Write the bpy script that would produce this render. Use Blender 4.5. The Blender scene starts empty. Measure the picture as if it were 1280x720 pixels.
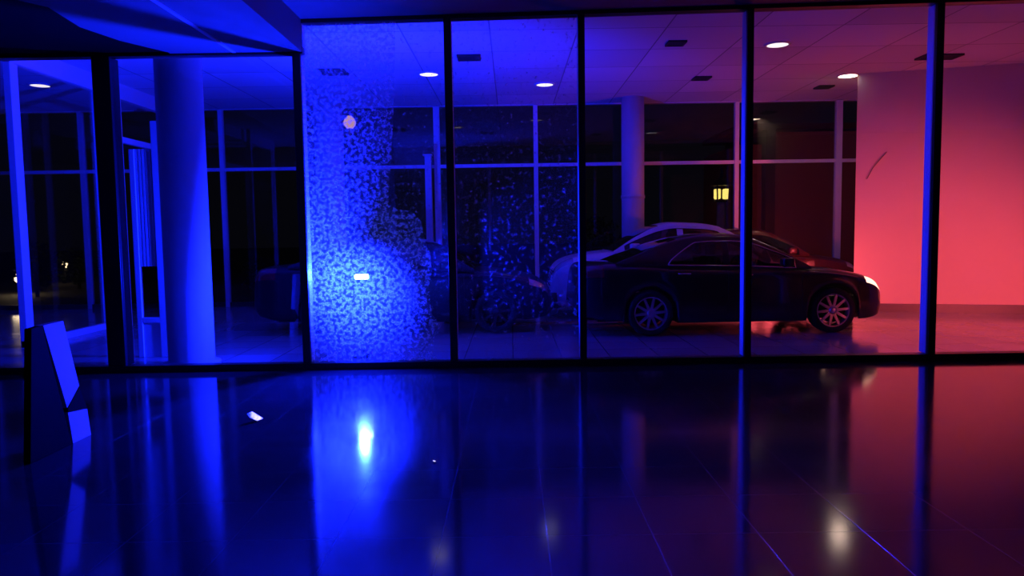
import bpy, bmesh, math, random
from mathutils import Vector, Matrix
random.seed(7)
sc = bpy.context.scene
COL = sc.collection
PI = math.pi

# ------------------------------------------------------------------ camera
W, H, F = 1280.0, 720.0, 924.0
CAMZ = 1.56
PITCH = math.atan(71.0 / F)
ROLL = 0.015
fwd = Vector((0, math.cos(PITCH), -math.sin(PITCH)))
rgt0 = Vector((1, 0, 0))
up0 = rgt0.cross(fwd)
rgt = (rgt0 * math.cos(ROLL) - up0 * math.sin(ROLL)).normalized()
upv = rgt.cross(fwd).normalized()
camd = bpy.data.cameras.new('camera')
cam = bpy.data.objects.new('camera', camd)
COL.objects.link(cam)
m = Matrix((rgt, upv, -fwd)).transposed().to_4x4()
m.translation = Vector((0, 0, CAMZ))
cam.matrix_world = m
camd.sensor_width = 36.0
camd.lens = F / W * 36.0
camd.clip_end = 500
sc.camera = cam


def ray(px, py):
    return (fwd + rgt * ((px - W / 2) / F) + upv * ((H / 2 - py) / F))


def PY(px, py, y):
    r = ray(px, py)
    t = y / r.y
    return Vector((0, 0, CAMZ)) + r * t


def PZ(px, py, z):
    r = ray(px, py)
    t = (z - CAMZ) / r.z
    return Vector((0, 0, CAMZ)) + r * t


# ------------------------------------------------------------------ materials
MATS = {}


def nodes_of(name):
    mt = bpy.data.materials.new(name)
    mt.use_nodes = True
    nt = mt.node_tree
    for n in list(nt.nodes):
        nt.nodes.remove(n)
    out = nt.nodes.new('ShaderNodeOutputMaterial')
    MATS[name] = mt
    return mt, nt, out


def N(nt, typ, **kw):
    n = nt.nodes.new(typ)
    for k, v in kw.items():
        if k in n.inputs:
            n.inputs[k].default_value = v
        else:
            setattr(n, k, v)
    return n


def pbr(name, col, rough=0.5, metal=0.0, spec=0.5, noise=0.06, nscale=6.0, coat=0.0, emis=None, estr=0.0, bump=0.0, bscale=60.0):
    mt, nt, out = nodes_of(name)
    b = N(nt, 'ShaderNodeBsdfPrincipled')
    b.inputs['Roughness'].default_value = rough
    b.inputs['Metallic'].default_value = metal
    b.inputs['Specular IOR Level'].default_value = spec
    b.inputs['Coat Weight'].default_value = coat
    b.inputs['Coat Roughness'].default_value = 0.04
    tc = N(nt, 'ShaderNodeTexCoord')
    nz = N(nt, 'ShaderNodeTexNoise')
    nz.inputs['Scale'].default_value = nscale
    nz.inputs['Detail'].default_value = 5
    nt.links.new(tc.outputs['Object'], nz.inputs['Vector'])
    mx = N(nt, 'ShaderNodeMixRGB')
    lo = [max(0, c * (1 - noise)) for c in col[:3]] + [1]
    hi = [min(1, c * (1 + noise)) for c in col[:3]] + [1]
    mx.inputs[1].default_value = lo
    mx.inputs[2].default_value = hi
    nt.links.new(nz.outputs['Fac'], mx.inputs[0])
    nt.links.new(mx.outputs[0], b.inputs['Base Color'])
    if bump:
        n2 = N(nt, 'ShaderNodeTexNoise')
        n2.inputs['Scale'].default_value = bscale
        nt.links.new(tc.outputs['Object'], n2.inputs['Vector'])
        bp = N(nt, 'ShaderNodeBump')
        bp.inputs['Strength'].default_value = bump
        bp.inputs['Distance'].default_value = 0.01
        nt.links.new(n2.outputs['Fac'], bp.inputs['Height'])
        nt.links.new(bp.outputs[0], b.inputs['Normal'])
    if emis:
        b.inputs['Emission Color'].default_value = (*emis, 1)
        b.inputs['Emission Strength'].default_value = estr
    nt.links.new(b.outputs[0], out.inputs[0])
    return mt


def schlick(nt, f0):
    lw = N(nt, 'ShaderNodeLayerWeight')
    lw.inputs['Blend'].default_value = 0.5
    p = N(nt, 'ShaderNodeMath', operation='POWER')
    nt.links.new(lw.outputs['Facing'], p.inputs[0])
    p.inputs[1].default_value = 4.0
    mu = N(nt, 'ShaderNodeMath', operation='MULTIPLY_ADD')
    nt.links.new(p.outputs[0], mu.inputs[0])
    mu.inputs[1].default_value = 1 - f0
    mu.inputs[2].default_value = f0
    return mu


def glass(name, tint=(0.95, 0.95, 0.97), f0=0.045, rough=0.0):
    mt, nt, out = nodes_of(name)
    tr = N(nt, 'ShaderNodeBsdfTransparent')
    tr.inputs[0].default_value = (*tint, 1)
    gl = N(nt, 'ShaderNodeBsdfGlossy')
    gl.inputs['Roughness'].default_value = rough
    gl.inputs[0].default_value = (1, 1, 1, 1)
    mx = N(nt, 'ShaderNodeMixShader')
    nt.links.new(schlick(nt, f0).outputs[0], mx.inputs[0])
    nt.links.new(tr.outputs[0], mx.inputs[1])
    nt.links.new(gl.outputs[0], mx.inputs[2])
    nt.links.new(mx.outputs[0], out.inputs[0])
    return mt


def crazed(name, scale, lo, hi, amount, base):
    """tempered glass broken into crumbs that still hangs together: clear crumbs, frosted fracture lines"""
    mt, nt, out = nodes_of(name)
    tc = N(nt, 'ShaderNodeTexCoord')
    nz = N(nt, 'ShaderNodeTexNoise')
    nz.inputs['Scale'].default_value = 7
    nz.inputs['Detail'].default_value = 3
    nt.links.new(tc.outputs['Object'], nz.inputs['Vector'])
    add = N(nt, 'ShaderNodeMixRGB', blend_type='ADD')
    add.inputs[0].default_value = 0.12
    nt.links.new(tc.outputs['Object'], add.inputs[1])
    nt.links.new(nz.outputs['Color'], add.inputs[2])
    vo = N(nt, 'ShaderNodeTexVoronoi', feature='DISTANCE_TO_EDGE')
    vo.inputs['Scale'].default_value = scale
    nt.links.new(add.outputs[0], vo.inputs['Vector'])
    r1 = N(nt, 'ShaderNodeMapRange')
    r1.inputs['From Min'].default_value = 0.02
    r1.inputs['From Max'].default_value = 0.16
    r1.inputs['To Min'].default_value = 1.0
    r1.inputs['To Max'].default_value = 0.0
    nt.links.new(vo.outputs['Distance'], r1.inputs[0])
    n2 = N(nt, 'ShaderNodeTexNoise')
    n2.inputs['Scale'].default_value = scale * 0.85
    n2.inputs['Detail'].default_value = 4
    nt.links.new(tc.outputs['Object'], n2.inputs['Vector'])
    r2 = N(nt, 'ShaderNodeMapRange')
    r2.inputs['From Min'].default_value = lo
    r2.inputs['From Max'].default_value = hi
    nt.links.new(n2.outputs['Fac'], r2.inputs[0])
    mul = N(nt, 'ShaderNodeMath', operation='MULTIPLY_ADD')
    nt.links.new(r1.outputs[0], mul.inputs[0])
    mul.inputs[1].default_value = 0.8
    hlf = N(nt, 'ShaderNodeMath', operation='MULTIPLY')
    nt.links.new(r2.outputs[0], hlf.inputs[0])
    hlf.inputs[1].default_value = 0.6
    nt.links.new(hlf.outputs[0], mul.inputs[2])
    mul2 = N(nt, 'ShaderNodeMath', operation='MULTIPLY')
    nt.links.new(mul.outputs[0], mul2.inputs[0])
    nt.links.new(r2.outputs[0], mul2.inputs[1])
    mul = mul2
    fac = N(nt, 'ShaderNodeMath', operation='MULTIPLY_ADD', use_clamp=True)
    nt.links.new(mul.outputs[0], fac.inputs[0])
    fac.inputs[1].default_value = amount
    fac.inputs[2].default_value = base
    tr = N(nt, 'ShaderNodeBsdfTransparent')
    tr.inputs[0].default_value = (0.97, 0.97, 0.98, 1)
    tl = N(nt, 'ShaderNodeBsdfTranslucent')
    tl.inputs[0].default_value = (0.9, 0.9, 0.9, 1)
    df = N(nt, 'ShaderNodeBsdfDiffuse')
    df.inputs[0].default_value = (0.8, 0.8, 0.8, 1)
    m1 = N(nt, 'ShaderNodeMixShader')
    m1.inputs[0].default_value = 0.35
    nt.links.new(tl.outputs[0], m1.inputs[1])
    nt.links.new(df.outputs[0], m1.inputs[2])
    m2 = N(nt, 'ShaderNodeMixShader')
    nt.links.new(fac.outputs[0], m2.inputs[0])
    nt.links.new(tr.outputs[0], m2.inputs[1])
    nt.links.new(m1.outputs[0], m2.inputs[2])
    gl = N(nt, 'ShaderNodeBsdfGlossy')
    gl.inputs['Roughness'].default_value = 0.02
    m3 = N(nt, 'ShaderNodeMixShader')
    nt.links.new(schlick(nt, 0.04).outputs[0], m3.inputs[0])
    nt.links.new(m2.outputs[0], m3.inputs[1])
    nt.links.new(gl.outputs[0], m3.inputs[2])
    nt.links.new(m3.outputs[0], out.inputs[0])
    return mt


def tile(name, col, joint, size, off, rough, rvar, bump, spec=0.5, mortar=0.012):
    mt, nt, out = nodes_of(name)
    tc = N(nt, 'ShaderNodeTexCoord')
    mp = N(nt, 'ShaderNodeMapping')
    mp.inputs['Location'].default_value = (off[0], off[1], 0)
    nt.links.new(tc.outputs['Object'], mp.inputs[0])
    br = N(nt, 'ShaderNodeTexBrick')
    br.offset = 0.0
    br.inputs['Scale'].default_value = 1.0
    br.inputs['Brick Width'].default_value = size
    br.inputs['Row Height'].default_value = size
    br.inputs['Mortar Size'].default_value = mortar * 0.5
    br.inputs['Mortar Smooth'].default_value = 0.1
    br.inputs['Bias'].default_value = 0.0
    c2 = [c * 1.25 for c in col]
    br.inputs['Color1'].default_value = (*col, 1)
    br.inputs['Color2'].default_value = (*c2, 1)
    br.inputs['Mortar'].default_value = (*joint, 1)
    nt.links.new(mp.outputs[0], br.inputs['Vector'])
    b = N(nt, 'ShaderNodeBsdfPrincipled')
    b.inputs['Specular IOR Level'].default_value = spec
    nt.links.new(br.outputs['Color'], b.inputs['Base Color'])
    nz = N(nt, 'ShaderNodeTexNoise')
    nz.inputs['Scale'].default_value = 1.3
    nz.inputs['Detail'].default_value = 6
    nt.links.new(tc.outputs['Object'], nz.inputs['Vector'])
    r = N(nt, 'ShaderNodeMapRange')
    r.inputs['From Min'].default_value = 0.3
    r.inputs['From Max'].default_value = 0.7
    r.inputs['To Min'].default_value = rough - rvar
    r.inputs['To Max'].default_value = rough + rvar
    nt.links.new(nz.outputs['Fac'], r.inputs[0])
    nt.links.new(r.outputs[0], b.inputs['Roughness'])
    bp = N(nt, 'ShaderNodeBump')
    bp.invert = True
    bp.inputs['Strength'].default_value = bump
    bp.inputs['Distance'].default_value = 0.004
    nt.links.new(br.outputs['Fac'], bp.inputs['Height'])
    nt.links.new(bp.outputs[0], b.inputs['Normal'])
    nt.links.new(b.outputs[0], out.inputs[0])
    return mt


def emit(name, col, s):
    mt, nt, out = nodes_of(name)
    e = N(nt, 'ShaderNodeEmission')
    e.inputs[0].default_value = (*col, 1)
    e.inputs[1].default_value = s
    nt.links.new(e.outputs[0], out.inputs[0])
    return mt


M_patio = tile('dark_polished_tile', (0.035, 0.035, 0.038), (0.10, 0.10, 0.105), 0.54, (-0.16, 0.1), 0.105, 0.025, 0.7, spec=0.85, mortar=0.008)  # joint colour lightened to imitate highlights along the joints
M_show = tile('grey_showroom_tile', (0.30, 0.29, 0.30), (0.12, 0.12, 0.12), 0.60, (0, 0), 0.13, 0.04, 0.3)
M_ceil = tile('ceiling_tile', (0.62, 0.61, 0.62), (0.30, 0.30, 0.30), 1.2, (0.25, 0.55), 0.85, 0.02, 0.4, spec=0.1, mortar=0.022)
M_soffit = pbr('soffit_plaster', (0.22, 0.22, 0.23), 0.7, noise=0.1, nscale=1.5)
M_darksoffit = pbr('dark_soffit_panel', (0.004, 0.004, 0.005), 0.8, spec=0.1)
M_wall = pbr('white_wall_paint', (0.72, 0.62, 0.50), 0.65, noise=0.07, nscale=1.2, bump=0.05)
M_base = pbr('dark_baseboard', (0.10, 0.09, 0.09), 0.4)
M_white = pbr('white_painted_metal', (0.75, 0.75, 0.76), 0.4)
M_alu = pbr('anodised_mullion', (0.60, 0.60, 0.62), 0.42, metal=0.1)
M_dkalu = pbr('dark_bronze_frame', (0.035, 0.033, 0.036), 0.4)
M_black = pbr('matt_black', (0.003, 0.003, 0.003), 0.8, spec=0.05)
M_column = pbr('painted_column', (0.70, 0.69, 0.70), 0.55, bump=0.03)
M_column2 = pbr('dimmed_column_paint', (0.34, 0.34, 0.35), 0.6, bump=0.03)  # column paint darkened to imitate the dim side of the entrance column
M_glass = glass('clear_glass')
M_farglass = glass('night_window_glass', (0.8, 0.8, 0.82), 0.03)
M_shatter = crazed('shattered_glass', 26.0, 0.42, 0.58, 0.32, 0.03)
M_crack = crazed('lightly_crazed_glass', 22.0, 0.55, 0.74, 0.36, 0.012)
M_vent = pbr('dark_vent', (0.03, 0.03, 0.03), 0.6)
M_lens = emit('downlight_lens', (1.0, 0.88, 0.84), 1.5)
M_lenshot = emit('bright_downlight_lens', (1.0, 0.74, 0.55), 26.0)
M_tyre = pbr('rubber', (0.012, 0.012, 0.013), 0.75, bump=0.1)
M_alloy = pbr('alloy_wheel', (0.62, 0.62, 0.64), 0.3, metal=0.85)
M_chrome = pbr('chrome', (0.75, 0.75, 0.76), 0.12, metal=1.0)
M_paintblack = pbr('black_car_paint', (0.006, 0.006, 0.008), 0.28, spec=0.5, coat=0.7)
M_paintwhite = pbr('white_car_paint', (0.72, 0.71, 0.72), 0.35, coat=0.5)
M_paintred = pbr('dark_red_car_paint', (0.06, 0.006, 0.007), 0.3, coat=0.6)
M_paintnavy = pbr('black_blue_car_paint', (0.005, 0.005, 0.007), 0.35, spec=0.3, coat=0.1)
M_carglass = glass('tinted_car_glass', (0.30, 0.30, 0.33), 0.06)
M_trim = pbr('black_plastic', (0.010, 0.010, 0.011), 0.5)
M_seat = pbr('dark_upholstery', (0.035, 0.032, 0.034), 0.8)
M_lamp_clear = pbr('headlamp_lens', (0.6, 0.58, 0.56), 0.12, metal=0.4, coat=1.0)
M_lamp_glint = pbr('headlamp_lens_glint', (0.6, 0.5, 0.45), 0.15, metal=0.3, emis=(1.0, 0.52, 0.34), estr=3.0)  # emission stands in for the glint reflected in the headlamp
M_lamp_red = pbr('tail_lamp_lens', (0.25, 0.01, 0.012), 0.2, coat=0.8)
M_strobe = emit('strobe_lens', (0.35, 0.75, 1.0), 30.0)
M_asphalt = pbr('asphalt', (0.05, 0.05, 0.052), 0.8, bump=0.2)
M_brick = pbr('building_render', (0.16, 0.10, 0.09), 0.8)
M_leaf = pbr('shrub_leaf', (0.03, 0.06, 0.02), 0.7)
M_bark = pbr('bark', (0.05, 0.035, 0.025), 0.9)
M_warm = emit('warm_lamp_glass', (1.0, 0.70, 0.32), 9.0)
M_amber = emit('amber_glint_glow', (1.0, 0.55, 0.35), 0.9)  # glow standing in for the amber glint in the broken glass
M_yellow = emit('yellow_lantern_glass', (1.0, 0.75, 0.15), 2.2)
M_postmetal = pbr('grey_post_paint', (0.55, 0.55, 0.57), 0.4)
M_panel = pbr('glossy_sign_face', (0.85, 0.85, 0.88), 0.8, spec=0.1)
M_print = pbr('dark_print', (0.05, 0.05, 0.06), 0.5, noise=0.9, nscale=30)
M_shard = pbr('mirror_shard', (0.9, 0.9, 0.9), 0.04, metal=1.0)

# ------------------------------------------------------------------ geometry helpers


def link(name, me, mat=None, parent=None, smooth=False):
    o = bpy.data.objects.new(name, me)
    COL.objects.link(o)
    if mat is not None:
        me.materials.append(mat)
    if parent is not None:
        o.parent = parent
    if smooth:
        for p in me.polygons:
            p.use_smooth = True
    return o


def from_bm(name, bm, mat=None, parent=None, smooth=False):
    bmesh.ops.recalc_face_normals(bm, faces=bm.faces)
    me = bpy.data.meshes.new(name)
    bm.to_mesh(me)
    bm.free()
    return link(name, me, mat, parent, smooth)


def add_box(bm, x0, x1, y0, y1, z0, z1):
    vs = [bm.verts.new(p) for p in ((x0, y0, z0), (x1, y0, z0), (x1, y1, z0), (x0, y1, z0),
                                    (x0, y0, z1), (x1, y0, z1), (x1, y1, z1), (x0, y1, z1))]
    for f in ((0, 3, 2, 1), (4, 5, 6, 7), (0, 1, 5, 4), (1, 2, 6, 5), (2, 3, 7, 6), (3, 0, 4, 7)):
        bm.faces.new([vs[i] for i in f])
    return vs


def bevel(bm, r, seg=2):
    bmesh.ops.bevel(bm, geom=list(bm.edges), offset=r, segments=seg, affect='EDGES', profile=0.5, clamp_overlap=True)


def box(name, x0, x1, y0, y1, z0, z1, mat, parent=None, bev=0.0):
    bm = bmesh.new()
    add_box(bm, x0, x1, y0, y1, z0, z1)
    if bev:
        bevel(bm, bev)
    return from_bm(name, bm, mat, parent)


def add_prism(bm, poly, vec):
    """poly: list of Vectors (planar), extruded by vec"""
    a = [bm.verts.new(p) for p in poly]
    b = [bm.verts.new(p + vec) for p in poly]
    n = len(poly)
    bm.faces.new(a[::-1])
    bm.faces.new(b)
    for i in range(n):
        bm.faces.new((a[i], a[(i + 1) % n], b[(i + 1) % n], b[i]))


def prism(name, poly, vec, mat, parent=None, bev=0.0):
    bm = bmesh.new()
    add_prism(bm, [Vector(p) for p in poly], Vector(vec))
    if bev:
        bevel(bm, bev)
    return from_bm(name, bm, mat, parent)


def add_tube(bm, pts, r, seg=8, cap=True):
    pts = [Vector(p) for p in pts]
    rings = []
    n = len(pts)
    ref = None
    for i, p in enumerate(pts):
        d = (pts[min(i + 1, n - 1)] - pts[max(i - 1, 0)]).normalized()
        if ref is None:
            ref = Vector((0, 0, 1)) if abs(d.z) < 0.9 else Vector((1, 0, 0))
        a = d.cross(ref)
        if a.length < 1e-4:
            a = d.cross(Vector((0.3, 1, 0.2)))
        a.normalize()
        b = d.cross(a).normalized()
        rr = r[i] if isinstance(r, (list, tuple)) else r
        rings.append([bm.verts.new(p + (a * math.cos(2 * PI * k / seg) + b * math.sin(2 * PI * k / seg)) * rr) for k in range(seg)])
    for i in range(n - 1):
        for k in range(seg):
            bm.faces.new((rings[i][k], rings[i][(k + 1) % seg], rings[i + 1][(k + 1) % seg], rings[i + 1][k]))
    if cap:
        bm.faces.new(rings[0][::-1])
        bm.faces.new(rings[-1])


def tube(name, pts, r, mat, parent=None, seg=8):
    bm = bmesh.new()
    add_tube(bm, pts, r, seg)
    return from_bm(name, bm, mat, parent, True)


def add_lathe(bm, prof, axis='z', seg=32, center=(0, 0, 0), cap=True):
    """prof: list of (radius, height)"""
    c = Vector(center)
    rings = []
    for r, h in prof:
        ring = []
        for k in range(seg):
            a = 2 * PI * k / seg
            if axis == 'z':
                p = Vector((r * math.cos(a), r * math.sin(a), h))
            else:
                p = Vector((r * math.cos(a), h, r * math.sin(a)))
            ring.append(bm.verts.new(c + p))
        rings.append(ring)
    for i in range(len(rings) - 1):
        for k in range(seg):
            bm.faces.new((rings[i][k], rings[i][(k + 1) % seg], rings[i + 1][(k + 1) % seg], rings[i + 1][k]))
    if cap:
        bm.faces.new(rings[0][::-1])
        bm.faces.new(rings[-1])


def lathe(name, prof, mat, parent=None, axis='z', seg=32, center=(0, 0, 0), smooth=True):
    bm = bmesh.new()
    add_lathe(bm, prof, axis, seg, center)
    return from_bm(name, bm, mat, parent, smooth)


def thing(name, label, cat, loc=(0, 0, 0), rz=0.0, group=None):
    o = bpy.data.objects.new(name, None)
    COL.objects.link(o)
    o.empty_display_size = 0.2
    o.location = loc
    o.rotation_euler = (0, 0, rz)
    o['label'] = label
    o['category'] = cat
    if group:
        o['group'] = group
    return o


def tag(o, label, cat, group=None):
    o['label'] = label
    o['category'] = cat
    if group:
        o['group'] = group
    return o


def struct(o, label=None):
    o['kind'] = 'structure'
    if label:
        o['label'] = label
    return o


def sroot(name, label):
    o = bpy.data.objects.new(name, None)
    COL.objects.link(o)
    return struct(o, label)


def interp(keys):
    """monotone cubic through (x, v) keys"""
    xs = [k[0] for k in keys]
    vs = [k[1] for k in keys]
    n = len(xs)
    d = [(vs[i + 1] - vs[i]) / (xs[i + 1] - xs[i]) for i in range(n - 1)]
    t = [d[0]] + [0 if d[i - 1] * d[i] <= 0 else 2 * d[i - 1] * d[i] / (d[i - 1] + d[i]) for i in range(1, n - 1)] + [d[-1]]

    def f(x):
        if x <= xs[0]:
            return vs[0]
        if x >= xs[-1]:
            return vs[-1]
        i = 0
        while x > xs[i + 1]:
            i += 1
        h = xs[i + 1] - xs[i]
        s = (x - xs[i]) / h
        return ((1 + 2 * s) * (1 - s) ** 2 * vs[i] + s * (1 - s) ** 2 * h * t[i] + s * s * (3 - 2 * s) * vs[i + 1] + s * s * (s - 1) * h * t[i + 1])
    return f


# ------------------------------------------------------------------ the setting
YF = 8.5          # storefront plane
YB = 16.2         # rear window wall
HC = 4.28         # showroom ceiling
XL, XR = -12.0, 11.0

struct(box('ground', -60, 60, YB + 0.12, 90, -0.3, -0.02, M_asphalt), 'dark parking lot asphalt behind the showroom')
struct(box('floor', -14, 14, -4.0, YF + 0.02, -0.2, 0.0, M_patio), 'polished dark tile floor in front of the glass')
struct(box('floor', XL, XR, YF + 0.02, YB + 0.12, -0.2, 0.0, M_show), 'glossy grey showroom floor under the cars')
struct(box('ceiling', XL, XR, YF - 0.05, YB + 0.12, HC, HC + 0.2, M_ceil), 'tiled showroom ceiling')
SX = PY(379, 60, YF).x       # where the low and the high soffit meet
ZLOW = PY(320, 67, YF).z
ZH0, ZH1 = PY(380, 27, YF).z, PY(1168, 2, YF).z


def zhead(x):
    x0, x1 = PY(380, 28, YF).x, PY(1168, 2, YF).x
    return ZH0 + (ZH1 - ZH0) * (x - x0) / (x1 - x0)


# outer soffit, high part (over the tall panes), rising a little to the right
prism('ceiling', [(SX, -4, zhead(SX) + 0.01), (14, -4, zhead(14) + 0.01), (14, -4, HC + 0.6), (SX, -4, HC + 0.6)], (0, YF + 3.93, 0), M_soffit)
struct(COL.objects[-1], 'outer soffit above the tall panes')
# outer soffit, low part beside the round column, with the dark curved entrance canopy at its left
XC = PY(212, 66, YF - 0.05).x
arc = []
for (px, py) in ((-30, -12), (60, 9), (100, 34), (150, 51), (212, 66)):
    arc.append(PZ(px, py, ZLOW))
arc_pts = [Vector((arc[0].x - 0.5, -4.0, ZLOW))] + arc
lowpoly = [(p.x, p.y, ZLOW) for p in arc_pts] + [(XC, YF - 0.06, ZLOW), (SX, YF - 0.06, ZLOW), (SX, -4, ZLOW)]
o = prism('ceiling', lowpoly, (0, 0, HC + 0.6 - ZLOW), M_soffit)
struct(o, 'low outer soffit beside the round column')
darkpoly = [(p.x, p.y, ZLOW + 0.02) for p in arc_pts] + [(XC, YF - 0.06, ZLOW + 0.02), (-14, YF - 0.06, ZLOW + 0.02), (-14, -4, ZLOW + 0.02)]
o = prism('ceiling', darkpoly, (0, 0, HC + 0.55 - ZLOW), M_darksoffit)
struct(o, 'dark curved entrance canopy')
# narrow pale joint strips running in depth on the soffits
for i, x in enumerate((-3.05, -0.9, 1.8)):
    z = ZLOW if x < SX else zhead(x) + 0.05
    struct(box('trim_%d' % (20 + i), x - 0.02, x + 0.02, 1.0, YF - 0.1, z - 0.012, z + 0.01, M_white))

# walls
wl = box('wall_left', XL - 0.15, XL, YF, YB, 0, HC, M_dkalu)
struct(wl)
# angled white wall on the right
wa, wb_ = PY(1068, 300, 13.5), PY(1290, 300, 12.75)
dirw = (Vector((wb_.x, wb_.y, 0)) - Vector((wa.x, wa.y, 0))).normalized()
nrm = Vector((-dirw.y, dirw.x, 0))
if nrm.y < 0:
    nrm = -nrm
A = Vector((wa.x, wa.y, 0))
B = A + dirw * 4.6
back = Vector((PY(1076, 300, YB).x, YB + 0.0, 0))
struct(prism('wall_right', [A, B, B + nrm * 0.2, Vector((back.x + 0.35, back.y, 0)), Vector((back.x + 0.12, back.y, 0)), A + nrm * 0.2 + dirw * 0.12], (0, 0, HC), M_wall),
       'white wall washed in red light')
bb = [A - nrm * 0.02, B - nrm * 0.02, B - nrm * 0.001, A - nrm * 0.001]
struct(prism('baseboard_right', [p + Vector((0, 0, 0.0)) for p in bb], (0, 0, 0.15), M_base), 'dark baseboard along the red-lit wall')
struct(box('wall_end', XR, XR + 0.15, YF, YB, 0, HC, M_wall))
struct(box('wall_outer', -14.2, -14.0, -4, YF, 0, HC + 0.5, M_darksoffit))
# thin crack-like cable line on the wall, near its left edge
pts = []
for (px, py) in ((1083, 224), (1090, 211), (1099, 200), (1108, 190)):
    r = ray(px, py)
    t = ((A - Vector((0, 0, CAMZ))).dot(nrm)) / r.dot(nrm)
    pts.append(Vector((0, 0, CAMZ)) + r * t - nrm * 0.03)
tag(tube('cable', pts, 0.007, M_base), 'thin dark cable slanting up the red-lit white wall', 'cable')

# rear window wall : header beam, mullions, transom, panes
struct(box('wall_back', XL, XR, YB, YB + 0.12, HC - 0.02, HC + 0.3, M_white))
pxs = [-140, -15, 110, 283, 415, 549, 671, 792, 919, 1045, 1172]
ZT = PY(700, 206, YB).z
mx_ = [PY(p, 300, YB).x for p in pxs]
for i, x in enumerate(mx_):
    w = 0.045 if pxs[i] not in (1045, 549) else 0.065
    if x < back.x:
        struct(box('trim_%d' % (40 + i), x - w, x + w, YB - 0.08, YB + 0.04, 0, HC - 0.02, M_white), 'pale mullion of the rear windows')
xs_end = [XL] + [x for x in mx_ if x < back.x] + [back.x + 0.1]
for i in range(len(xs_end) - 1):
    x0, x1 = xs_end[i] + 0.05, xs_end[i + 1] - 0.05
    wroot = sroot('window_%d' % (20 + i), 'rear showroom window looking out into the night')
    box('transom', x0 - 0.004, x1 + 0.004, YB - 0.06, YB + 0.03, ZT - 0.035, ZT + 0.035, M_white, wroot)
    box('sill', x0 - 0.004, x1 + 0.004, YB - 0.07, YB + 0.03, 0, 0.1, M_dkalu, wroot)
    box('pane', x0, x1, YB - 0.006, YB + 0.004, 0.1, HC - 0.02, M_farglass, wroot)

# interior columns
for i, (px, r, y) in enumerate(((791, 0.235, 15.55), (412, 0.29, 15.4))):
    x = PY(px, 200, y).x
    bm = bmesh.new()
    add_lathe(bm, [(r, 0), (r, HC)], seg=40, center=(x, y, 0))
    add_lathe(bm, [(r + 0.015, PY(px, 246, y).z - 0.03), (r + 0.015, PY(px, 246, y).z + 0.03)], seg=40, center=(x, y, 0))
    struct(from_bm('column', bm, M_column, None, True), 'round white showroom column')
# round column at the storefront
cx = PY(231, 260, YF + 0.42).x
lathe('column', [(0.33, 0), (0.33, 0.04), (0.265, 0.05), (0.265, HC)], M_column2, center=(cx, YF + 0.42, 0), seg=48)
struct(COL.objects[-1], 'thick round column beside the entrance')

# storefront : sill, head, mullions and panes
struct(box('trim_1', -12, 11.0, YF - 0.07, YF + 0.07, 0.0, 0.075, M_dkalu), 'dark sill of the glass storefront')
struct(prism('trim_2', [(SX, YF - 0.06, zhead(SX) - 0.03), (11, YF - 0.06, zhead(11) - 0.03), (11, YF - 0.06, zhead(11) + 0.12), (SX, YF - 0.06, zhead(SX) + 0.12)], (0, 0.14, 0), M_dkalu), 'dark head rail of the tall panes')
struct(box('trim_3', -12, SX, YF - 0.05, YF + 0.08, ZLOW - 0.02, ZLOW + 0.06, M_dkalu), 'dark head rail of the low panes')
struct(box('wall_header', -12, SX, YF - 0.04, YF + 0.08, ZLOW + 0.06, HC, M_white))
mull = [(-62, 0.05), (141, 0.10), (380, 0.042), (565, 0.040), (728, 0.036), (934, 0.036), (1165, 0.040), (1400, 0.05)]
mxs = []
for i, (px, hw) in enumerate(mull):
    x = PY(px, 300, YF).x
    mxs.append((x, hw))
    top = ZLOW - 0.02 if px < 360 else zhead(x) - 0.03
    mt = M_dkalu if px in (141,) else M_alu
    mo = struct(box('trim_%d' % (4 + i), x - hw, x + hw, YF - 0.012, YF + 0.14, 0.075, top, mt, None, 0.004), 'storefront mullion')
    box('shaded_front', x - hw - 0.002, x + hw + 0.002, YF - 0.06, YF - 0.012, 0.075, top, M_dkalu, mo, 0.004)  # dark cap added so the unlit mullion fronts stay dark
for i in range(len(mxs) - 1):
    x0, x1 = mxs[i][0] + mxs[i][1], mxs[i + 1][0] - mxs[i + 1][1]
    low = mull[i][0] < 370
    zt0 = ZLOW - 0.02 if low else zhead(x0) - 0.03
    zt1 = ZLOW - 0.02 if low else zhead(x1) - 0.03
    if i == 2:
        continue
    wroot = sroot('window_%d' % (i + 1), 'clear storefront pane')
    mt = M_glass
    if mull[i][0] == 565:
        mt = M_crack
        wroot['label'] = 'lightly crazed storefront pane next to the shattered one'
    prism('pane', [(x0, YF, 0.075), (x1, YF, 0.075), (x1, YF, zt1), (x0, YF, zt0)], (0, 0.012, 0), mt, wroot)
# the shattered bay
wroot = sroot('window_3', 'shattered storefront pane glowing blue')
x0, x1 = mxs[2][0] + mxs[2][1], mxs[3][0] - mxs[3][1]
edge = [(494, 20), (493, 110), (489, 200), (485, 256), (498, 262), (515, 264), (526, 276), (531, 300), (538, 318), (540, 340), (536, 358), (538, 380), (541, 395), (549, 404), (549, 414), (543, 420), (541, 436)]
epts = [PY(px, py, YF) for px, py in edge]
for p in epts:
    p.y = YF
epts[0].z = zhead(epts[0].x) - 0.03
poly = [Vector((x0, YF, 0.075)), Vector((x0, YF, zhead(x0) - 0.03))] + epts + [Vector((epts[-1].x + 0.05, YF, 0.075))]
prism('shattered_pane', poly, (0, 0.012, 0), M_shatter, wroot)
poly2 = [Vector((x1, YF, 0.075)), Vector((epts[-1].x + 0.06, YF, 0.075))] + [p + Vector((0.006, 0, 0)) for p in epts[::-1]] + [Vector((x1, YF, zhead(x1) - 0.03))]
prism('pane', poly2, (0, 0.012, 0), M_crack, wroot)

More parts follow.
